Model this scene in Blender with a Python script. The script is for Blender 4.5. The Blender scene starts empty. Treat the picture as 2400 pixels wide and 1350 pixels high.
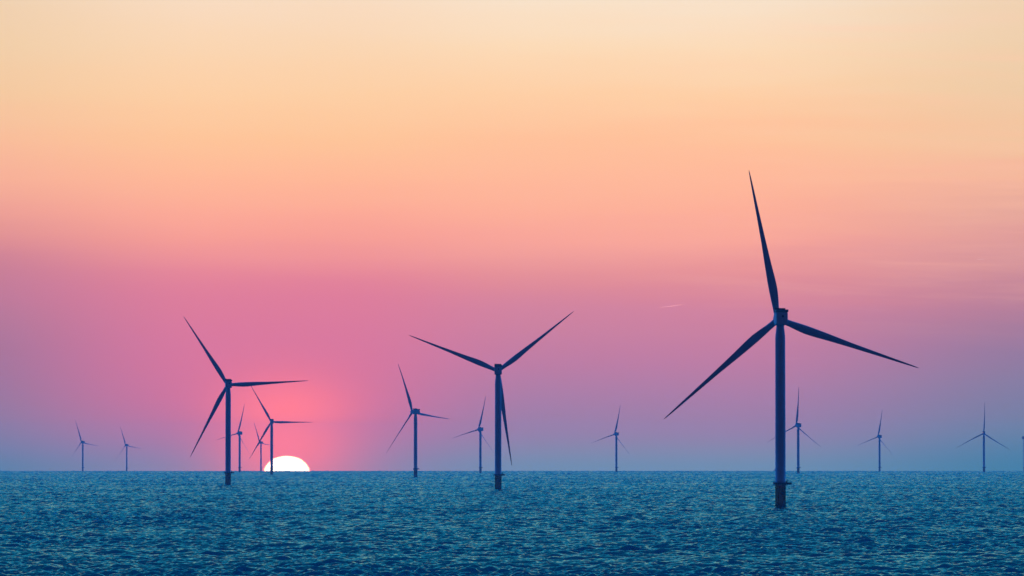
import bpy, math, random
import numpy as np
from mathutils import Matrix, Vector

# ------------------------------------------------------------------ scene, camera, light
scene = bpy.context.scene
COL = scene.collection
rad = math.radians

F = 12150.0            # focal length in photo pixels (photo is 2400 wide)
CAM_H = 26.0           # eye height above the sea, metres
RE = 7.4e6             # earth radius with refraction, metres
EYE_Y = 1072.5         # photo row of the true horizontal

cam_d = bpy.data.cameras.new("camera")
cam_d.sensor_width = 36.0
cam_d.lens = 36.0 * F / 2400.0
cam_d.clip_start = 1.0
cam_d.clip_end = 250000.0
cam = bpy.data.objects.new("camera", cam_d)
COL.objects.link(cam)
PITCH = math.atan((EYE_Y - 675.0) / F)
cam.location = (0, 0, CAM_H)
cam.rotation_euler = (rad(90) + PITCH, 0, 0)
scene.camera = cam

scene.view_settings.view_transform = 'Standard'
scene.view_settings.look = 'None'
scene.view_settings.exposure = 0.0
scene.view_settings.gamma = 1.0
scene.cycles.max_bounces = 6
scene.cycles.diffuse_bounces = 2
scene.cycles.glossy_bounces = 3
scene.cycles.transmission_bounces = 2
scene.cycles.volume_bounces = 0
scene.cycles.sample_clamp_indirect = 3.0
scene.cycles.sample_clamp_direct = 8.0

def az_of(px):
    return math.atan((px - 1200.0) / F)

SUN_PX, SUN_PY = 672.5, 1110.0
SUN_AZ = az_of(SUN_PX)
SUN_EL_LAMP = rad(0.12)

sun_d = bpy.data.lights.new("sun", 'SUN')
sun_d.energy = 0.3
sun_d.angle = rad(0.5)
sun_d.color = (1.0, 0.34, 0.22)
sun = bpy.data.objects.new("sun", sun_d)
COL.objects.link(sun)
sdir = Vector((math.sin(SUN_AZ) * math.cos(SUN_EL_LAMP), math.cos(SUN_AZ) * math.cos(SUN_EL_LAMP), math.sin(SUN_EL_LAMP)))
sun.rotation_euler = sdir.to_track_quat('Z', 'Y').to_euler()
sun.location = sdir * 1000 + Vector((0, 0, 200))

# ------------------------------------------------------------------ world sky (all by direction)
def lin(c):
    out = []
    for v in c:
        v = v / 255.0
        out.append(v / 12.92 if v <= 0.04045 else ((v + 0.055) / 1.055) ** 2.4)
    return out

world = bpy.data.worlds.new("World")
scene.world = world
world.use_nodes = True
nt = world.node_tree
nt.nodes.clear()
NW, LK = nt.nodes.new, nt.links.new

def setin(sock, v):
    if hasattr(v, 'is_linked') or hasattr(v, 'node'):
        LK(v, sock)
    else:
        sock.default_value = v

def math_n(op, a, b=None, c=None, clamp=False):
    n = NW('ShaderNodeMath'); n.operation = op; n.use_clamp = clamp
    setin(n.inputs[0], a)
    if b is not None: setin(n.inputs[1], b)
    if c is not None: setin(n.inputs[2], c)
    return n.outputs[0]

def smooth(v, a, b):
    n = NW('ShaderNodeMapRange'); n.interpolation_type = 'SMOOTHSTEP'; n.clamp = True
    setin(n.inputs['Value'], v)
    n.inputs['From Min'].default_value = a; n.inputs['From Max'].default_value = b
    return n.outputs['Result']

def linmap(v, a, b):
    n = NW('ShaderNodeMapRange'); n.clamp = True
    setin(n.inputs['Value'], v)
    n.inputs['From Min'].default_value = a; n.inputs['From Max'].default_value = b
    return n.outputs['Result']

def mixc(fac, a, b, mode='MIX'):
    n = NW('ShaderNodeMix'); n.data_type = 'RGBA'; n.blend_type = mode; n.clamp_factor = True
    setin(n.inputs['Factor'], fac)
    for s, v in ((n.inputs['A'], a), (n.inputs['B'], b)):
        pass
    ia = [s for s in n.inputs if s.name == 'A' and s.type == 'RGBA'][0]
    ib = [s for s in n.inputs if s.name == 'B' and s.type == 'RGBA'][0]
    for s, v in ((ia, a), (ib, b)):
        if hasattr(v, 'node'): LK(v, s)
        else: s.default_value = (*v, 1.0)
    return [s for s in n.outputs if s.type == 'RGBA'][0]

def ramp(fac, stops, interp='B_SPLINE'):
    n = NW('ShaderNodeValToRGB')
    n.color_ramp.interpolation = interp
    e = n.color_ramp.elements
    e[0].position = stops[0][0]; e[0].color = (*stops[0][1], 1)
    e[1].position = stops[-1][0]; e[1].color = (*stops[-1][1], 1)
    for p, c in stops[1:-1]:
        x = e.new(p); x.color = (*c, 1)
    LK(fac, n.inputs['Fac'])
    return n.outputs['Color']

tc = NW('ShaderNodeTexCoord')
sep = NW('ShaderNodeSeparateXYZ')
LK(tc.outputs['Generated'], sep.inputs[0])
DX, DY, DZ = sep.outputs
EL = math_n('ARCSINE', DZ)
AZ = math_n('ARCTAN2', DX, DY)

# very faint stretched streaks of thin cloud bend the colour bands a little
cmb = NW('ShaderNodeCombineXYZ')
LK(math_n('MULTIPLY', AZ, 14.0), cmb.inputs[0])
LK(math_n('MULTIPLY', EL, 190.0), cmb.inputs[1])
nz = NW('ShaderNodeTexNoise')
nz.inputs['Scale'].default_value = 1.0; nz.inputs['Detail'].default_value = 5.0
nz.inputs['Roughness'].default_value = 0.55; nz.inputs['Distortion'].default_value = 0.35
LK(cmb.outputs[0], nz.inputs['Vector'])
STREAK = math_n('SUBTRACT', nz.outputs['Fac'], 0.5)
streak_amt = math_n('MULTIPLY', smooth(EL, 0.006, 0.05), math_n('ADD', 0.0035, math_n('MULTIPLY', smooth(AZ, -0.02, 0.09), 0.010)))
ELW = math_n('ADD', EL, math_n('MULTIPLY', STREAK, streak_amt))

TOP = 0.100            # radians covered by the low-sky ramps
HAZE_K = 4.3e-5        # haze density per metre, used again for the haze box below
HAZE_L = (0.05, 0.13, 0.45)   # light the haze adds on a very long path (measured)
def through_haze(c, y):
    """sky radiance outside the haze that is seen as colour c at photo row y through the haze layer"""
    e = max(1e-4, (EYE_Y - y) / F)
    tr = math.exp(-HAZE_K * min(26000.0, (195.0 - CAM_H) / math.sin(e)))
    return [max(0.004, (v - h * (1 - tr)) / tr) for v, h in zip(lin(c), HAZE_L)]
def rows(tab):
    return [(max(0.0, min(1.0, ((EYE_Y - y) / F + 0.003) / (TOP + 0.003))), through_haze(c, y)) for y, c in tab]
ROWS = [1092, 1060, 1018, 978, 937, 897, 855, 815, 774, 733, 693, 652, 611, 570, 530, 490, 448, 407, 367, 326, 285, 244, 163, 80, 0]
SKY_L = [(88, 131, 170), (105, 130, 170), (119, 128, 167), (131, 126, 165), (138, 123, 162), (144, 120, 160), (149, 119, 158), (154, 118, 156), (163, 120, 155), (172, 121, 155), (182, 122, 155), (188, 124, 153), (196, 126, 151), (211, 136, 149), (226, 149, 149), (235, 160, 151), (241, 168, 152), (246, 176, 153), (247, 182, 154), (247, 187, 155), (245, 193, 156), (243, 197, 157), (239, 204, 164), (238, 205, 168), (237, 206, 172)]
SKY_C = [(115, 144, 179), (132, 140, 175), (150, 132, 172), (159, 130, 171), (168, 128, 170), (177, 127, 168), (187, 126, 166), (194, 127, 164), (200, 129, 162), (206, 131, 161), (215, 135, 157), (225, 142, 153), (236, 155, 155), (246, 163, 155), (249, 170, 154), (253, 176, 153), (254, 181, 154), (254, 186, 155), (254, 190, 156), (254, 193, 155), (254, 199, 159), (254, 204, 162), (252, 214, 175), (251, 221, 188), (248, 226, 202)]
SKY_R = [(78, 130, 168), (88, 130, 168), (106, 132, 167), (120, 130, 167), (127, 128, 165), (134, 127, 164), (142, 125, 162), (150, 123, 161), (164, 124, 157), (178, 127, 156), (193, 132, 153), (206, 144, 155), (214, 150, 155), (222, 156, 155), (226, 162, 155), (230, 169, 156), (239, 177, 156), (246, 185, 157), (251, 194, 156), (242, 196, 160), (241, 200, 163), (238, 202, 165), (238, 206, 170), (239, 208, 174), (240, 209, 178)]
SKY_S = [(136, 138, 176), (154, 132, 173), (178, 126, 168), (193, 122, 165), (202, 120, 163), (206, 120, 162), (210, 120, 161), (212, 121, 161), (214, 122, 160), (217, 124, 158), (220, 126, 157), (225, 131, 155), (236, 146, 154), (244, 157, 151), (250, 164, 151), (252, 172, 152), (254, 179, 152), (254, 186, 152), (254, 192, 152), (253, 197, 154), (253, 203, 158), (253, 205, 162), (251, 211, 171), (249, 215, 182), (248, 219, 192)]
elf = linmap(ELW, -0.003, TOP)
def sky_ramp(tab):
    dense = [1108, 1096, 1085, 1070, 1050, 1030, 1010, 994, 984, 974, 962, 948, 930, 910, 885, 860, 830, 800, 765, 730, 700, 670, 640, 600, 560, 500, 420, 330, 220, 110, 0]
    yy = np.array(ROWS, float)[::-1]; tt = np.array(tab, float)[::-1]
    tab2 = [tuple(np.interp(y, yy, tt[:, k]) for k in range(3)) for y in dense]
    st = rows(list(zip(dense, tab2)))
    st = [s for i, s in enumerate(st) if i == 0 or s[0] > st[i-1][0] + 1e-5]
    return ramp(elf, st, 'LINEAR')
rl, rs_, rc, rr = sky_ramp(SKY_L), sky_ramp(SKY_S), sky_ramp(SKY_C), sky_ramp(SKY_R)
low = mixc(smooth(AZ, -0.116, -0.056), rl, rs_)
low = mixc(smooth(AZ, -0.036, 0.006), low, rc)
low = mixc(smooth(AZ, 0.04, 0.106), low, rr)

# thin veils of cirrus: long, nearly level brighter streaks, most of them high on the right
cm2 = NW('ShaderNodeCombineXYZ')
LK(math_n('MULTIPLY', AZ, 22.0), cm2.inputs[0])
LK(math_n('MULTIPLY', math_n('ADD', EL, math_n('MULTIPLY', AZ, 0.035)), 330.0), cm2.inputs[1])
nv = NW('ShaderNodeTexNoise'); nv.inputs['Scale'].default_value = 1.0; nv.inputs['Detail'].default_value = 6.0
nv.inputs['Roughness'].default_value = 0.6; nv.inputs['Distortion'].default_value = 0.5
LK(cm2.outputs[0], nv.inputs['Vector'])
veil = math_n('MULTIPLY', smooth(nv.outputs['Fac'], 0.42, 0.85), math_n('MULTIPLY', smooth(AZ, 0.0, 0.08), smooth(EL, 0.018, 0.036)))
low = mixc(math_n('MULTIPLY', veil, 0.30), low, (1.15, 0.62, 0.42))

# red aureole of the setting sun
dAz = math_n('SUBTRACT', AZ, SUN_AZ)
dEl = math_n('SUBTRACT', EL, (EYE_Y - 1042.0) / F)
r2 = math_n('ADD', math_n('POWER', math_n('MULTIPLY', dAz, F / 250.0), 2.0), math_n('POWER', math_n('MULTIPLY', dEl, F / 175.0), 2.0))
glow1 = math_n('EXPONENT', math_n('MULTIPLY', math_n('SQRT', r2), -1.3))
r2b = math_n('ADD', math_n('POWER', math_n('MULTIPLY', dAz, F / 150.0), 2.0), math_n('POWER', math_n('MULTIPLY', dEl, F / 105.0), 2.0))
glow2 = math_n('EXPONENT', math_n('MULTIPLY', r2b, -0.85))
low = mixc(math_n('MULTIPLY', glow1, 0.5), low, (1.30, 0.175, 0.22))
low = mixc(math_n('MULTIPLY', glow2, 0.82), low, (3.2, 0.42, 0.05))

# sky above the frame: teal blue in front and overhead, dim navy dusk behind
hi = ramp(linmap(EL, 0.0, math.pi / 2), [(0.0, (0.9, 0.75, 0.52)), (0.058, (0.9, 0.76, 0.55)), (0.064, (0.26, 0.42, 0.46)), (0.078, (0.05, 0.33, 0.44)), (0.12, (0.02, 0.26, 0.42)),
                                        (0.24, (0.004, 0.12, 0.26)), (0.45, (0.002, 0.16, 0.55)), (0.7, (0.002, 0.30, 1.4)), (1.0, (0.002, 0.30, 1.3))], 'LINEAR')
hi = mixc(smooth(math_n('ABSOLUTE', AZ), 0.40, 1.0), hi, (0.002, 0.60, 2.7))
low = mixc(smooth(math_n('ABSOLUTE', AZ), 0.112, 0.26), low, (0.01, 0.34, 0.9))
front = mixc(smooth(EL, 0.086, 0.098), low, hi)
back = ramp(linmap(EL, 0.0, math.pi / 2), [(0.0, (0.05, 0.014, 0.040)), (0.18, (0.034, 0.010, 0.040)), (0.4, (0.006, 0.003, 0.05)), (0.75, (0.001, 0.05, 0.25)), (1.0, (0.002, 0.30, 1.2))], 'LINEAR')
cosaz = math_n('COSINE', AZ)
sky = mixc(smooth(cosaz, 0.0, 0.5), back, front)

nish = NW('ShaderNodeTexSky')
nish.sky_type = 'NISHITA'
nish.sun_disc = False
nish.sun_elevation = SUN_EL_LAMP
nish.sun_rotation = SUN_AZ
nsc = NW('ShaderNodeMix'); nsc.data_type = 'RGBA'; nsc.blend_type = 'MULTIPLY'
nish_dim = mixc(1.0, nish.outputs['Color'], (0.0015, 0.002, 0.004), 'MULTIPLY')
nt.nodes.remove(nsc)
sky = mixc(1.0, sky, nish_dim, 'ADD')

# the sun's disc, flattened by refraction and a little ragged at the limb
rag = NW('ShaderNodeTexNoise'); rag.noise_dimensions = '1D'
rag.inputs['Scale'].default_value = 1.0; rag.inputs['Detail'].default_value = 2.0
LK(math_n('MULTIPLY', EL, F / 9.0), rag.inputs['W'])
dEs = math_n('SUBTRACT', EL, (EYE_Y - SUN_PY) / F)
ex = math_n('MULTIPLY', dAz, F / 54.6)
ey = math_n('MULTIPLY', dEs, F / 42.0)
rs = math_n('SQRT', math_n('ADD', math_n('POWER', ex, 2.0), math_n('POWER', ey, 2.0)))
rs = math_n('ADD', rs, math_n('MULTIPLY', math_n('SUBTRACT', rag.outputs['Fac'], 0.5), 0.07))
disc = math_n('SUBTRACT', 1.0, smooth(rs, 0.975, 1.015))
rim = math_n('SUBTRACT', 1.0, smooth(rs, 1.0, 1.06))
sky = mixc(rim, sky, (3.5, 0.55, 0.45))
limb = mixc(smooth(rs, 0.82, 1.0), (26.0, 17.0, 11.0), (12.0, 3.2, 0.9))
sky = mixc(disc, sky, limb)

bg = NW('ShaderNodeBackground')
bg.inputs['Strength'].default_value = 1.0
LK(sky, bg.inputs['Color'])
wo = NW('ShaderNodeOutputWorld')
LK(bg.outputs[0], wo.inputs['Surface'])

# ------------------------------------------------------------------ materials
def new_mat(name):
    m = bpy.data.materials.new(name); m.use_nodes = True
    t = m.node_tree; t.nodes.clear()
    return m, t

def paint_mat(name, base, rough, var=0.06, scale=0.25, growth=None, metallic=0.0):
    m, t = new_mat(name)
    n, l = t.nodes.new, t.links.new
    out = n('ShaderNodeOutputMaterial'); p = n('ShaderNodeBsdfPrincipled')
    l(p.outputs[0], out.inputs['Surface'])
    p.inputs['Roughness'].default_value = rough
    p.inputs['Metallic'].default_value = metallic
    p.inputs['Specular IOR Level'].default_value = 0.5 if not growth else 0.15
    tcn = n('ShaderNodeTexCoord'); mp = n('ShaderNodeMapping')
    mp.inputs['Scale'].default_value = (scale * 3, scale * 3, scale * 0.5)
    l(tcn.outputs['Object'], mp.inputs[0])
    nz = n('ShaderNodeTexNoise'); nz.inputs['Scale'].default_value = 1.0; nz.inputs['Detail'].default_value = 6
    l(mp.outputs[0], nz.inputs['Vector'])
    cr = n('ShaderNodeValToRGB')
    cr.color_ramp.elements[0].position = 0.3; cr.color_ramp.elements[1].position = 0.7
    cr.color_ramp.elements[0].color = (*[max(0, c * (1 - var * 2)) for c in base], 1)
    cr.color_ramp.elements[1].color = (*[min(1, c * (1 + var)) for c in base], 1)
    l(nz.outputs['Fac'], cr.inputs[0])
    col = cr.outputs[0]
    if growth:
        sx = n('ShaderNodeSeparateXYZ'); l(tcn.outputs['Object'], sx.inputs[0])
        a = n('ShaderNodeMath'); a.operation = 'MULTIPLY_ADD'
        l(nz.outputs['Fac'], a.inputs[0]); a.inputs[1].default_value = 3.0; l(sx.outputs[2], a.inputs[2])
        mr = n('ShaderNodeMapRange'); mr.inputs['From Min'].default_value = 2.2; mr.inputs['From Max'].default_value = 5.0
        l(a.outputs[0], mr.inputs['Value'])
        mx = n('ShaderNodeMix'); mx.data_type = 'RGBA'
        l(mr.outputs[0], mx.inputs['Factor'])
        ia = [s for s in mx.inputs if s.name == 'A' and s.type == 'RGBA'][0]
        ib = [s for s in mx.inputs if s.name == 'B' and s.type == 'RGBA'][0]
        ia.default_value = (*growth, 1); l(col, ib)
        col = [s for s in mx.outputs if s.type == 'RGBA'][0]
    l(col, p.inputs['Base Color'])
    return m

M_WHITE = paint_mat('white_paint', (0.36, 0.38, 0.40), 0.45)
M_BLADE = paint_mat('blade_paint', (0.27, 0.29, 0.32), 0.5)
M_YELLOW = paint_mat('yellow_paint', (0.62, 0.34, 0.012), 0.6, 0.15, 0.5, growth=(0.05, 0.045, 0.012))
M_DARK = paint_mat('dark_metal', (0.035, 0.035, 0.04), 0.6)
M_BLACK = paint_mat('black_marking', (0.01, 0.01, 0.01), 0.7)
M_HULL = paint_mat('hull_paint', (0.12, 0.12, 0.14), 0.6)

# ------------------------------------------------------------------ mesh helpers
class MB:
    """collects vertices and faces, then links them as one mesh object"""
    def __init__(self): self.v = []; self.f = []; self.smooth = []
    def add(self, vs, fs, smooth=False):
        o = len(self.v); self.v += [tuple(p) for p in vs]
        self.f += [tuple(i + o for i in q) for q in fs]; self.smooth += [smooth] * len(fs)
    def loft(self, rings, cap0=True, cap1=True, smooth=True):
        n = len(rings[0]); vs = [p for r in rings for p in r]; fs = []
        for k in range(len(rings) - 1):
            for i in range(n):
                j = (i + 1) % n
                fs.append((k*n + i, k*n + j, (k+1)*n + j, (k+1)*n + i))
        self.add(vs, fs, smooth)
        if cap0: self.add(rings[0], [tuple(reversed(range(n)))])
        if cap1: self.add(rings[-1], [tuple(range(n))])
    def lathe(self, prof, n=40, cap0=True, cap1=True, axis='z', off=(0, 0, 0)):
        rings = []
        for r, h in prof:
            ring = []
            for i in range(n):
                a = 2 * math.pi * i / n
                c, s = r * math.cos(a), r * math.sin(a)
                if axis == 'z': p = (c, s, h)
                else: p = (-c, h, s)          # axis y
                ring.append((p[0] + off[0], p[1] + off[1], p[2] + off[2]))
            rings.append(ring)
        self.loft(rings, cap0, cap1)
    def box(self, x0, x1, y0, y1, z0, z1, b=0.0):
        if b <= 0:
            vs = [(x, y, z) for z in (z0, z1) for y in (y0, y1) for x in (x0, x1)]
            self.add(vs, [(0,2,3,1),(4,5,7,6),(0,1,5,4),(1,3,7,5),(3,2,6,7),(2,0,4,6)])
            return
        def ring(i, z):
            q = [(x0+i,y0+b),(x0+b,y0+i),(x1-b,y0+i),(x1-i,y0+b),(x1-i,y1-b),(x1-b,y1-i),(x0+b,y1-i),(x0+i,y1-b)]
            return [(x, y, z) for x, y in q]
        self.loft([ring(b*0.6, z0), ring(0, z0+b), ring(0, z1-b), ring(b*0.6, z1)], smooth=False)
    def tube(self, p0, p1, r0, r1=None, n=8):
        r1 = r0 if r1 is None else r1
        p0, p1 = Vector(p0), Vector(p1); d = (p1 - p0).normalized()
        u = d.orthogonal().normalized(); w = d.cross(u)
        rings = [[tuple(p + (u*math.cos(2*math.pi*i/n) + w*math.sin(2*math.pi*i/n))*r) for i in range(n)] for p, r in ((p0, r0), (p1, r1))]
        self.loft(rings)
    def build(self, name, mat, parent=None):
        me = bpy.data.meshes.new(name)
        me.from_pydata(self.v, [], self.f); me.update()
        me.polygons.foreach_set('use_smooth', self.smooth)
        me.materials.append(mat)
        o = bpy.data.objects.new(name, me); COL.objects.link(o)
        if parent: o.parent = parent
        return o

def ground(px, d):
    """point on the curved sea at distance d along the azimuth of photo column px"""
    a = az_of(px)
    return Vector((d * math.sin(a), d * math.cos(a), -d * d / (2 * RE)))

# ------------------------------------------------------------------ sea: one curved sheet with real waves
rng = np.random.default_rng(11)
def wave_tile(n, L, lam_peak, lam_min, sigma, wind_deg, spread, power=4.0):
    kx = np.fft.fftfreq(n, L / n) * 2 * np.pi
    KX, KY = np.meshgrid(kx, kx, indexing='ij')
    K = np.hypot(KX, KY); K[0, 0] = 1.0
    th = np.arctan2(KY, KX) - math.radians(wind_deg)
    kp, kc = 2*np.pi/lam_peak, 2*np.pi/lam_min
    S = K**(-power) * np.exp(-1.25*(kp/K)**2) * np.exp(-(K/kc)**2) * (spread + (1 - spread) * np.cos(th)**2)
    S[0, 0] = 0
    A = np.sqrt(S) * (rng.standard_normal((n, n)) + 1j*rng.standard_normal((n, n)))
    h = np.fft.ifft2(A).real
    sc = sigma / h.std()
    dx = np.fft.ifft2(A * (1j * KX / K)).real * sc
    dy = np.fft.ifft2(A * (1j * KY / K)).real * sc
    return (h * sc).astype(np.float32), dx.astype(np.float32), dy.astype(np.float32)

def sample(tile, L, x, y):
    n = tile.shape[0]
    u = (x / L * n) % n; v = (y / L * n) % n
    i = np.floor(u).astype(np.int32); j = np.floor(v).astype(np.int32)
    fu = (u - i).astype(np.float32); fv = (v - j).astype(np.float32)
    i %= n; j %= n
    i1 = (i + 1) % n; j1 = (j + 1) % n
    return (tile[i, j]*(1-fu)*(1-fv) + tile[i1, j]*fu*(1-fv) + tile[i, j1]*(1-fu)*fv + tile[i1, j1]*fu*fv)

def rot(x, y, deg):
    c, s = math.cos(math.radians(deg)), math.sin(math.radians(deg))
    return x*c - y*s, x*s + y*c

az_f = np.linspace(-rad(6.3), rad(6.3), 720)
az_c1 = np.concatenate([np.linspace(rad(6.3), rad(18.0), 110)[1:], np.linspace(rad(18.0), math.pi, 44)[1:]])
az_all = np.concatenate([-az_c1[::-1], az_f, az_c1[:-1]])
rr_ = [3.0, 40.0, 120.0, 260.0, 420.0, 600.0, 760.0, 880.0]
d = 950.0
while d < 24500.0:
    rr_.append(d); d += max(0.62, d / 1450.0)
rr_.append(25000.0)
rr_ = np.array(rr_)
NR, NA = len(rr_), len(az_all)
Rm, Am = np.meshgrid(rr_, az_all, indexing='ij')
X = (Rm * np.sin(Am)).ravel(); Y = (Rm * np.cos(Am)).ravel()
Z = (-(Rm**2) / (2 * RE)).ravel().astype(np.float64)
swell, sw_x, sw_y = wave_tile(1024, 460.0, 25.0, 1.3, 0.36, 78, 0.13)
chop, _, _ = wave_tile(512, 127.0, 7.0, 1.3, 0.125, 84, 0.22, 3.8)
gust, _, _ = wave_tile(256, 2300.0, 420.0, 120.0, 1.0, 20, 0.8, 3.2)
xr, yr = rot(X, Y, 13.0)
h = sample(swell, 460.0, xr, yr)
ddx, ddy = rot(sample(sw_x, 460.0, xr, yr), sample(sw_y, 460.0, xr, yr), -13.0)
xr, yr = rot(X, Y, -31.0)
g = np.clip(1.0 + 0.55 * sample(gust, 2300.0, xr, yr), 0.25, 2.0)
xr, yr = rot(X, Y, 37.0)
h2 = sample(chop, 127.0, xr, yr)
xr, yr = rot(X, Y, -19.0)
h3 = sample(swell, 460.0, xr*1.731 + 91.0, yr*1.731 + 37.0) * 0.45
far = np.clip(Rm.ravel() / 1450.0 / 2.6, 1.0, 3.5)
Z += h * (0.75 + 0.25 * g) + h2 * g * far + h3
CH = 0.9
co = np.column_stack([X - CH * ddx, Y - CH * ddy, Z]).astype(np.float32)
me = bpy.data.meshes.new('sea')
I, J = np.meshgrid(np.arange(NR - 1), np.arange(NA), indexing='ij')
J1 = (J + 1) % NA
quads = np.stack([I*NA + J, I*NA + J1, (I+1)*NA + J1, (I+1)*NA + J], axis=-1).reshape(-1, 4).astype(np.int32)
me.vertices.add(len(co)); me.vertices.foreach_set('co', co.ravel())
nq = len(quads)
me.loops.add(nq * 4); me.loops.foreach_set('vertex_index', quads.ravel())
me.polygons.add(nq); me.polygons.foreach_set('loop_start', np.arange(nq, dtype=np.int32) * 4)
me.polygons.foreach_set('use_smooth', np.ones(nq, dtype=bool))
me.update(calc_edges=True)

m_sea, t = new_mat('sea_water')
n_, l_ = t.nodes.new, t.links.new
out = n_('ShaderNodeOutputMaterial')
body = n_('ShaderNodeBsdfDiffuse'); body.inputs['Color'].default_value = (0.001, 0.016, 0.026, 1)
gl = n_('ShaderNodeBsdfGlossy'); gl.inputs['Color'].default_value = (0.38, 0.95, 1.0, 1); gl.inputs['Roughness'].default_value = 0.07
fr = n_('ShaderNodeFresnel'); fr.inputs['IOR'].default_value = 1.333
mxs = n_('ShaderNodeMixShader')
l_(fr.outputs[0], mxs.inputs[0]); l_(body.outputs[0], mxs.inputs[1]); l_(gl.outputs[0], mxs.inputs[2])
l_(mxs.outputs[0], out.inputs['Surface'])
ge = n_('ShaderNodeNewGeometry')
rp = n_('ShaderNodeTexNoise'); rp.inputs['Scale'].default_value = 1.3; rp.inputs['Detail'].default_value = 2.0
l_(ge.outputs['Position'], rp.inputs['Vector'])
v1 = n_('ShaderNodeVectorMath'); v1.operation = 'MULTIPLY_ADD'
l_(rp.outputs['Color'], v1.inputs[0]); v1.inputs[1].default_value = (0.50, 0.50, 0.0); v1.inputs[2].default_value = (-0.25, -0.25, 0.0)
v2 = n_('ShaderNodeVectorMath'); v2.operation = 'ADD'
l_(ge.outputs['Normal'], v2.inputs[0]); l_(v1.outputs[0], v2.inputs[1])
v3 = n_('ShaderNodeVectorMath'); v3.operation = 'NORMALIZE'; l_(v2.outputs[0], v3.inputs[0])
for q_ in (fr, gl): l_(v3.outputs[0], q_.inputs['Normal'])
me.materials.append(m_sea)
sea = bpy.data.objects.new('sea', me); COL.objects.link(sea)
sea['kind'] = 'structure'; sea['label'] = 'dark teal blue sea with small choppy waves'

# ------------------------------------------------------------------ wind turbines
HUB = 100.2; OVER = 7.5; R_TIP = 81.0; TILT = rad(3.0)

def tower_mesh():
    m = MB()
    prof = [(2.80, 13.0), (2.80, 13.35), (2.76, 13.4)]
    for z in (34.0, 34.15, 62.0, 62.15):
        prof.append((2.76 - 0.10 * (z - 13) / 77, z))
    prof += [(2.66, 89.5), (2.60, 91.0), (2.05, 96.2), (2.02, 97.4)]
    m.lathe(prof, 44)
    return m

def tp_mesh():
    m = MB()
    m.lathe([(2.80, -9.0), (2.80, 10.4), (3.12, 10.42), (3.12, 10.72), (2.80, 10.74), (2.80, 12.25)], 44)
    return m

def plate_mesh():
    m = MB(); rings = []
    r = 2.815
    for z in (6.7, 8.4):
        ring = []
        for k in range(7):
            a = -math.pi/2 + 0.14 + 0.62 * k / 6
            ring.append((r*math.cos(a), r*math.sin(a), z))
        for k in range(6, -1, -1):
            a = -math.pi/2 + 0.14 + 0.62 * k / 6
            ring.append(((r+0.05)*math.cos(a), (r+0.05)*math.sin(a), z))
        rings.append(ring)
    m.loft(rings, smooth=False)
    return m

def ladder_mesh():
    m = MB()
    a = -math.pi/2 + 0.72
    ux, uy = math.cos(a), math.sin(a); tx, ty = -uy, ux
    for s in (-0.35, 0.35):
        m.tube((ux*3.15 + tx*s, uy*3.15 + ty*s, -3.0), (ux*3.15 + tx*s, uy*3.15 + ty*s, 12.2), 0.09)
        for z in (1.0, 5.0, 9.0):
            m.tube((ux*2.78 + tx*s, uy*2.78 + ty*s, z), (ux*3.15 + tx*s, uy*3.15 + ty*s, z), 0.06, n=6)
    for k in range(24):
        z = -2.4 + k * 0.6
        m.tube((ux*3.15 - tx*0.35, uy*3.15 - ty*0.35, z), (ux*3.15 + tx*0.35, uy*3.15 + ty*0.35, z), 0.035, n=6)
    return m

def deck_outline(scale=0.0):
    pts = []
    R0 = 3.95 + scale
    for k in range(28):
        a = rad(38) + (rad(322) - rad(38)) * k / 27
        pts.append((R0*math.cos(a), R0*math.sin(a)))
    pts += [(5.9 + scale, -2.2 - scale), (5.9 + scale, 2.2 + scale)]
    return pts

def platform_mesh():
    m = MB(); o = deck_outline()
    m.loft([[(x, y, 12.28) for x, y in o], [(x, y, 12.62) for x, y in o]], smooth=False)
    for k in range(10):                       # brackets under the deck
        a = 2*math.pi*k/10
        m.tube((2.75*math.cos(a), 2.75*math.sin(a), 11.2), (3.75*math.cos(a), 3.75*math.sin(a), 12.26), 0.09, n=6)
    return m

def railing_mesh():
    m = MB(); o = deck_outline(-0.08); n = len(o)
    for i in range(n):
        a, b = o[i], o[(i + 1) % n]
        m.tube((a[0], a[1], 12.6), (a[0], a[1], 13.75), 0.05, n=6)
        for z in (13.1, 13.45, 13.75):
            m.tube((a[0], a[1], z), (b[0], b[1], z), 0.045, n=6)
    # kick plate and mesh infill all round
    i_ = deck_outline(-0.05); e_ = deck_outline(-0.02)
    m.loft([[(x, y, 12.6) for x, y in e_], [(x, y, 13.25) for x, y in e_]], False, False, False)
    m.loft([[(x, y, 12.6) for x, y in i_], [(x, y, 13.25) for x, y in i_]], False, False, False)
    return m

def davit_mesh():
    m = MB()
    m.tube((3.35, -0.4, 12.6), (3.35, -0.4, 15.0), 0.22, 0.18)
    m.tube((3.35, -0.4, 14.9), (4.6, -0.8, 14.1), 0.15, 0.10)
    m.box(2.95, 3.75, -0.2, 0.6, 12.6, 13.9, 0.08)
    return m

def rounded_rect(w, h, r, y, cz=0.0, nb=5):
    pts = []
    for cx, cz_, a0 in ((w-r, h-r, 0), (-w+r, h-r, 90), (-w+r, -h+r, 180), (w-r, -h+r, 270)):
        for k in range(nb):
            a = rad(a0 + 90*k/(nb-1))
            pts.append((-(cx + r*math.cos(a)), y, cz_ + r*math.sin(a) + cz))
    return pts

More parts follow.
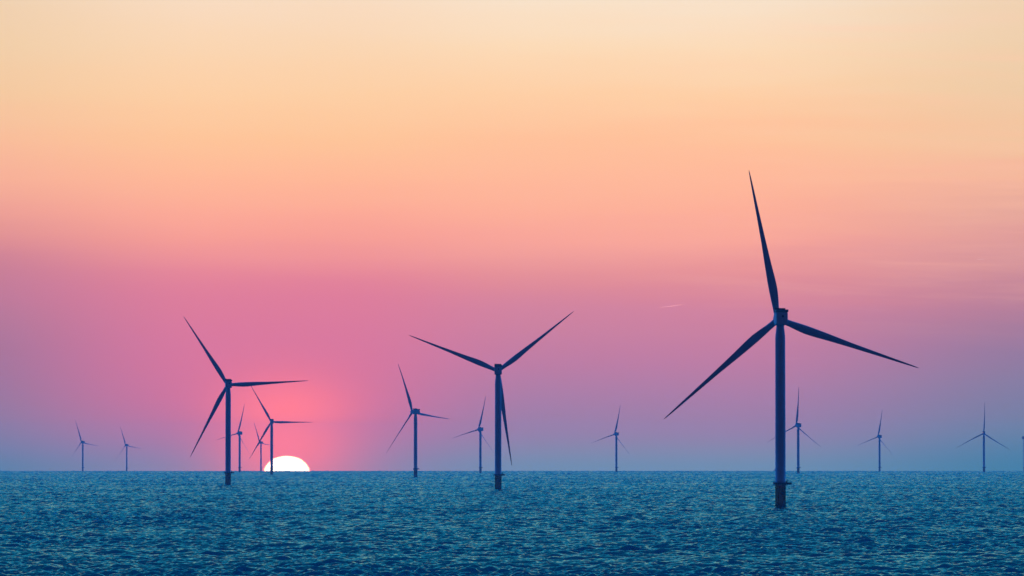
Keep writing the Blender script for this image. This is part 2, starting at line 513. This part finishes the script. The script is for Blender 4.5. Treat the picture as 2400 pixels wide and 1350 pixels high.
def nacelle_mesh():
    m = MB()
    secs = [(-6.9, 2.85, 3.0, .7, .15), (-6.6, 3.05, 3.22, .7, .12), (-5.8, 3.12, 3.38, .6, .1), (-3.0, 3.14, 3.42, .55, .1), (1.5, 3.1, 3.4, .6, .1), (4.0, 2.85, 3.1, 1.1, 0), (5.2, 2.4, 2.5, 1.8, 0)]
    m.loft([rounded_rect(w, h, r, y, cz) for y, w, h, r, cz in secs], smooth=False)
    m.lathe([(2.05, -4.0), (2.25, -3.0)], 32)
    return m

def cooler_mesh():
    m = MB()
    m.box(-2.95, 2.75, -0.6, 2.6, 3.45, 5.75, 0.12)
    for k in range(9):
        x = -2.6 + k * 0.64
        m.box(x, x + 0.12, -0.75, -0.6, 3.7, 5.5)
    m.tube((-2.6, 1.6, 5.7), (-2.6, 1.6, 6.5), 0.06); m.tube((-1.9, 1.6, 5.7), (-1.9, 1.6, 6.2), 0.06)
    return m

def hoist_mesh():
    m = MB()
    m.box(-3.2, 3.35, -6.7, -0.8, 3.46, 3.8)
    m.box(-3.2, -3.1, -6.7, -0.8, 3.8, 4.85); m.box(3.25, 3.35, -6.7, -0.8, 3.8, 4.85)
    m.box(-3.1, 3.25, -6.7, -6.6, 3.8, 4.85)
    for k in range(8):
        x = -3.15 + k * (6.45 / 7)
        m.box(x - 0.05, x + 0.05, -6.78, -6.71, 3.5, 4.95)
    return m

def vent_mesh():
    m = MB()
    m.lathe([(0.62, -7.02), (0.62, -6.88)], 20, axis='y', off=(0.35, 0, 1.25))
    return m

def hub_mesh():
    m = MB()
    m.lathe([(2.05, 4.6), (2.35, 5.2), (2.5, 6.2), (2.5, 8.6), (2.3, 9.6), (1.75, 10.5), (0.9, 11.05), (0.1, 11.2)], 36, axis='y')
    return m

def blade_mesh(pitch_deg=0.0, bend=0.0, pre=2.0, fine=True):
    """blade along +z, leading edge towards -x, upwind +y"""
    # t, leading offset, trailing offset, thickness ratio
    tab = [(0.018, 1.62, 1.62, 1.0), (0.05, 1.62, 1.62, 1.0), (0.09, 1.65, 1.85, .82), (0.14, 1.78, 2.4, .55), (0.20, 1.85, 2.78, .38), (0.26, 1.78, 2.66, .31),
           (0.37, 1.5, 2.1, .26), (0.52, 1.0, 1.55, .22), (0.66, .78, 1.15, .20), (0.78, .62, .82, .18), (0.88, .48, .58, .18), (0.95, .36, .36, .18), (0.985, .24, .2, .2), (1.0, .06, .05, .3)]
    n = 20; rings = []
    for t_, le, te, th in tab:
        ring = []
        c = le + te
        tw = rad(pitch_deg + 11.0 * (1 - t_)**2 * (1 if t_ > 0.06 else 1))
        ox = -bend * t_**2.2; oy = pre * t_**2
        for i in range(n):
            a = 2*math.pi*i/n
            u = 0.5 - 0.5*math.cos(a)             # 0 leading .. 1 trailing
            x = -le + c*u
            if th > 0.8:
                y = 0.5*c*th*math.sin(a)
            else:
                shape = 1.48*math.sqrt(max(u, 0)) - 0.63*u - 1.76*u*u + 1.42*u**3 - 0.51*u**4
                y = math.copysign(1, math.sin(a)) * c * th * shape if 0 < i % n and i != n//2 else 0.0
            X_ = x*math.cos(tw) + y*math.sin(tw); Y_ = -x*math.sin(tw) + y*math.cos(tw)
            ring.append((X_ + ox, Y_ + oy, t_*R_TIP))
        rings.append(ring)
    m = MB(); m.loft(rings)
    return m

def R4(axis, a): return Matrix.Rotation(a, 4, axis)

LIST = [
 # px, hub_y, yaw (left of line of sight), rotor angle, pitch, bend, label
 (1828.8, 748.0, 9.0, -11.3, 0, 0.0, 'largest wind turbine, nearest on the right, its dark tower base well below the horizon'),
 (1167.5, 869.0, 0.0, 51.8, 0, 0.0, 'middle wind turbine, two blades raised in a wide V, one hanging beside its tower'),
 (535.0, 902.0, 5.0, -33.0, 0, 0.0, 'tall dark wind turbine left of the setting sun, one blade pointing level to the right'),
 (637.0, 989.0, 6.0, -29.7, 8, 0.0, 'wind turbine whose tower stands in front of the setting sun'),
 (974.0, 966.0, 41.0, -21.5, 30, 1.5, 'blue wind turbine between the setting sun and the middle turbine, nacelle seen side on'),
 (1126.0, 1007.0, 42.0, 17.0, 42, 2.5, 'hazy blue wind turbine just left of the middle turbine tower'),
 (1444.5, 1018.0, 40.0, 15.0, 42, 2.5, 'hazy blue wind turbine standing alone between the middle turbine and the largest one'),
 (1870.5, 998.0, 35.0, 5.5, 42, 2.5, 'hazy blue wind turbine just right of the largest turbine tower'),
 (2061.0, 1024.0, 40.0, 12.5, 42, 2.5, 'small hazy wind turbine midway between the largest turbine and the right edge'),
 (2305.5, 1016.0, 4.0, 3.5, 42, 2.5, 'hazy wind turbine near the right edge, one blade straight up and two slanting down'),
 (2400.4, 1027.0, -90.0, 58.0, 45, 0.0, 'wind turbine cut by the right edge, only a sliver of blue tower showing'),
 (562.0, 1016.0, 45.0, 18.5, 42, 2.5, 'pale hazy wind turbine just right of the tower of the tall dark turbine'),
 (612.0, 1038.0, 43.0, -20.5, 42, 2.5, 'faint small wind turbine just left of the setting sun'),
 (194.5, 1037.0, 40.0, -19.5, 42, 2.5, 'faint far wind turbine at the far left, larger of the pair on the horizon'),
 (297.5, 1044.0, 40.0, -20.0, 42, 2.5, 'faintest and smallest wind turbine, right one of the pair at the far left'),
]

def solve_d(hy):
    lo, hi_ = 1500.0, 40000.0
    for _ in range(60):
        md = 0.5*(lo + hi_)
        y = EYE_Y + F*((CAM_H - HUB)/md + md/(2*RE))
        if y < hy: lo = md
        else: hi_ = md
    return lo

def make_proto():
    root = bpy.data.objects.new('wind_turbine', None); COL.objects.link(root)
    root.empty_display_size = 5
    root['category'] = 'wind turbine'; root['group'] = 'offshore wind turbines standing in the sea'
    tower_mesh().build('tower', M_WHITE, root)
    tp = tp_mesh().build('transition_piece', M_YELLOW, root)
    plate_mesh().build('marking_plate', M_BLACK, tp)
    ladder_mesh().build('ladder', M_DARK, tp)
    pf = platform_mesh().build('platform', M_DARK, root)
    railing_mesh().build('railing', M_DARK, pf)
    davit_mesh().build('davit_crane', M_DARK, pf)
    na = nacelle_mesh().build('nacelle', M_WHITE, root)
    cooler_mesh().build('cooler', M_DARK, na)
    hoist_mesh().build('hoist_platform', M_DARK, na)
    vent_mesh().build('vent', M_BLACK, na)
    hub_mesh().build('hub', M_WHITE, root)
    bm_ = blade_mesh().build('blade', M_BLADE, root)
    for k in range(2):
        b = bm_.copy(); COL.objects.link(b); b.parent = root
    return root

def copy_tree(o, parent=None):
    c = o.copy(); COL.objects.link(c); c.parent = parent
    for ch in list(o.children): copy_tree(ch, c)
    return c

proto = make_proto()
blade_cache = {}
for i, (px, hy, yaw, th0, pitch, bend, label) in enumerate(LIST):
    o = proto if i == 0 else copy_tree(proto)
    dist = solve_d(hy)
    o.location = ground(px, dist)
    o['label'] = label
    psi = rad(yaw) - az_of(px)
    blades = [c for c in o.children if c.name.split('.')[0] == 'blade']
    if (pitch, bend) != (0, 0.0):
        if (pitch, bend) not in blade_cache:
            tmp = blade_mesh(pitch, bend, 2.0).build('blade', M_BLADE)
            blade_cache[(pitch, bend)] = tmp.data
            bpy.data.objects.remove(tmp)
        for b in blades: b.data = blade_cache[(pitch, bend)]
    for c in o.children:
        nm = c.name.split('.')[0]
        if nm in ('nacelle', 'hub'):
            c.matrix_basis = R4('Z', psi) @ Matrix.Translation((0, 0, HUB)) @ (R4('X', TILT) if nm == 'hub' else Matrix.Identity(4))
    for k, b in enumerate(blades):
        th = rad(th0 + 120.0*k)
        b.matrix_basis = R4('Z', psi) @ Matrix.Translation((0, OVER, HUB)) @ R4('X', TILT) @ R4('Y', th)

# ------------------------------------------------------------------ tiny vessel on the horizon
ves = bpy.data.objects.new('ship', None); COL.objects.link(ves)
ves.location = ground(1820.5, 18600.0)
ves['label'] = 'tiny dark ship on the horizon beside the foot of the largest turbine'
ves['category'] = 'ship'
m = MB()
m.loft([[(-14, -2.6, 2.6), (-14, 2.6, 2.6), (-13, 2.2, -1), (-13, -2.2, -1)], [(0, -3.2, 2.3), (0, 3.2, 2.3), (0, 2.8, -1), (0, -2.8, -1)],
        [(9, -2.8, 2.8), (9, 2.8, 2.8), (8.5, 2.0, -1), (8.5, -2.0, -1)], [(15, -.2, 3.8), (15, .2, 3.8), (13, .2, -1), (13, -.2, -1)]], smooth=False)
m.build('hull', M_HULL, ves)
m = MB(); m.box(-9, -3, -2.2, 2.2, 2.5, 6.4, 0.3); m.box(-8, -4, -1.8, 1.8, 6.4, 8.6, 0.3)
m.build('wheelhouse', M_HULL, ves)
m = MB(); m.tube((-6, 0, 8.5), (-6, 0, 13), 0.2, 0.1)
m.build('mast', M_HULL, ves)

# ------------------------------------------------------------------ contrails, far beyond the haze
def contrail(x0, y0, x1, y1, width_px, dens, label, seed):
    D = 60000.0
    rnd = random.Random(seed)
    def pt(x, y):
        a = az_of(x); e = (EYE_Y - y) / F
        return Vector((D*math.sin(a), D*math.cos(a), CAM_H + D*math.tan(e)))
    a, b = pt(x0, y0), pt(x1, y1)
    b = b * 1.015 - Vector((0, 0, CAM_H * 0.015))
    mid = (a + b) / 2
    n = 24; N = 10; rings = []
    for k in range(n + 1):
        t_ = k / n
        c = a.lerp(b, t_) - mid
        w = width_px / 2 / F * D * (0.15 + 0.85*math.sin(math.pi*min(1, t_*1.0 + .02))**0.6) * rnd.uniform(.85, 1.15)
        if t_ > 0.5: w *= 1.0 - 0.35*(t_ - .5)
        rings.append([(c.x, c.y + w*math.cos(2*math.pi*i/N), c.z + w*math.sin(2*math.pi*i/N)) for i in range(N)])
    m = MB(); m.loft(rings)
    mt, t = new_mat('ice_trail')
    out = t.nodes.new('ShaderNodeOutputMaterial'); v = t.nodes.new('ShaderNodeVolumePrincipled')
    v.inputs['Color'].default_value = (0.95, 0.95, 0.95, 1)
    v.inputs['Density'].default_value = dens
    v.inputs['Anisotropy'].default_value = 0.9
    t.links.new(v.outputs[0], out.inputs['Volume'])
    o = m.build('contrail', mt); o.location = mid
    o['label'] = label; o['category'] = 'contrail'; o['group'] = 'faint contrails low in the sky'
    return o
contrail(1546, 721, 1610, 713, 3.0, 0.012, 'short bright contrail in the pink sky between the middle and largest turbines', 1)
contrail(2288, 611, 2313, 608.5, 2.4, 0.012, 'tiny faint contrail in the pink sky near the right edge', 2)
contrail(1793, 845, 1900, 840, 2.4, 0.006, 'long faint contrail passing behind the tower of the largest turbine', 3)

# ------------------------------------------------------------------ haze
mh, t = new_mat('haze_air')
out = t.nodes.new('ShaderNodeOutputMaterial'); v = t.nodes.new('ShaderNodeVolumePrincipled')
v.inputs['Color'].default_value = (0.35, 0.85, 1.0, 1)
v.inputs['Density'].default_value = HAZE_K
v.inputs['Anisotropy'].default_value = 0.35
t.links.new(v.outputs[0], out.inputs['Volume'])
m = MB(); m.box(-26000, 26000, -26000, 26000, -50.0, 195.0)
hz = m.build('haze', mh)
hz['kind'] = 'stuff'; hz['label'] = 'thin blue sea haze'
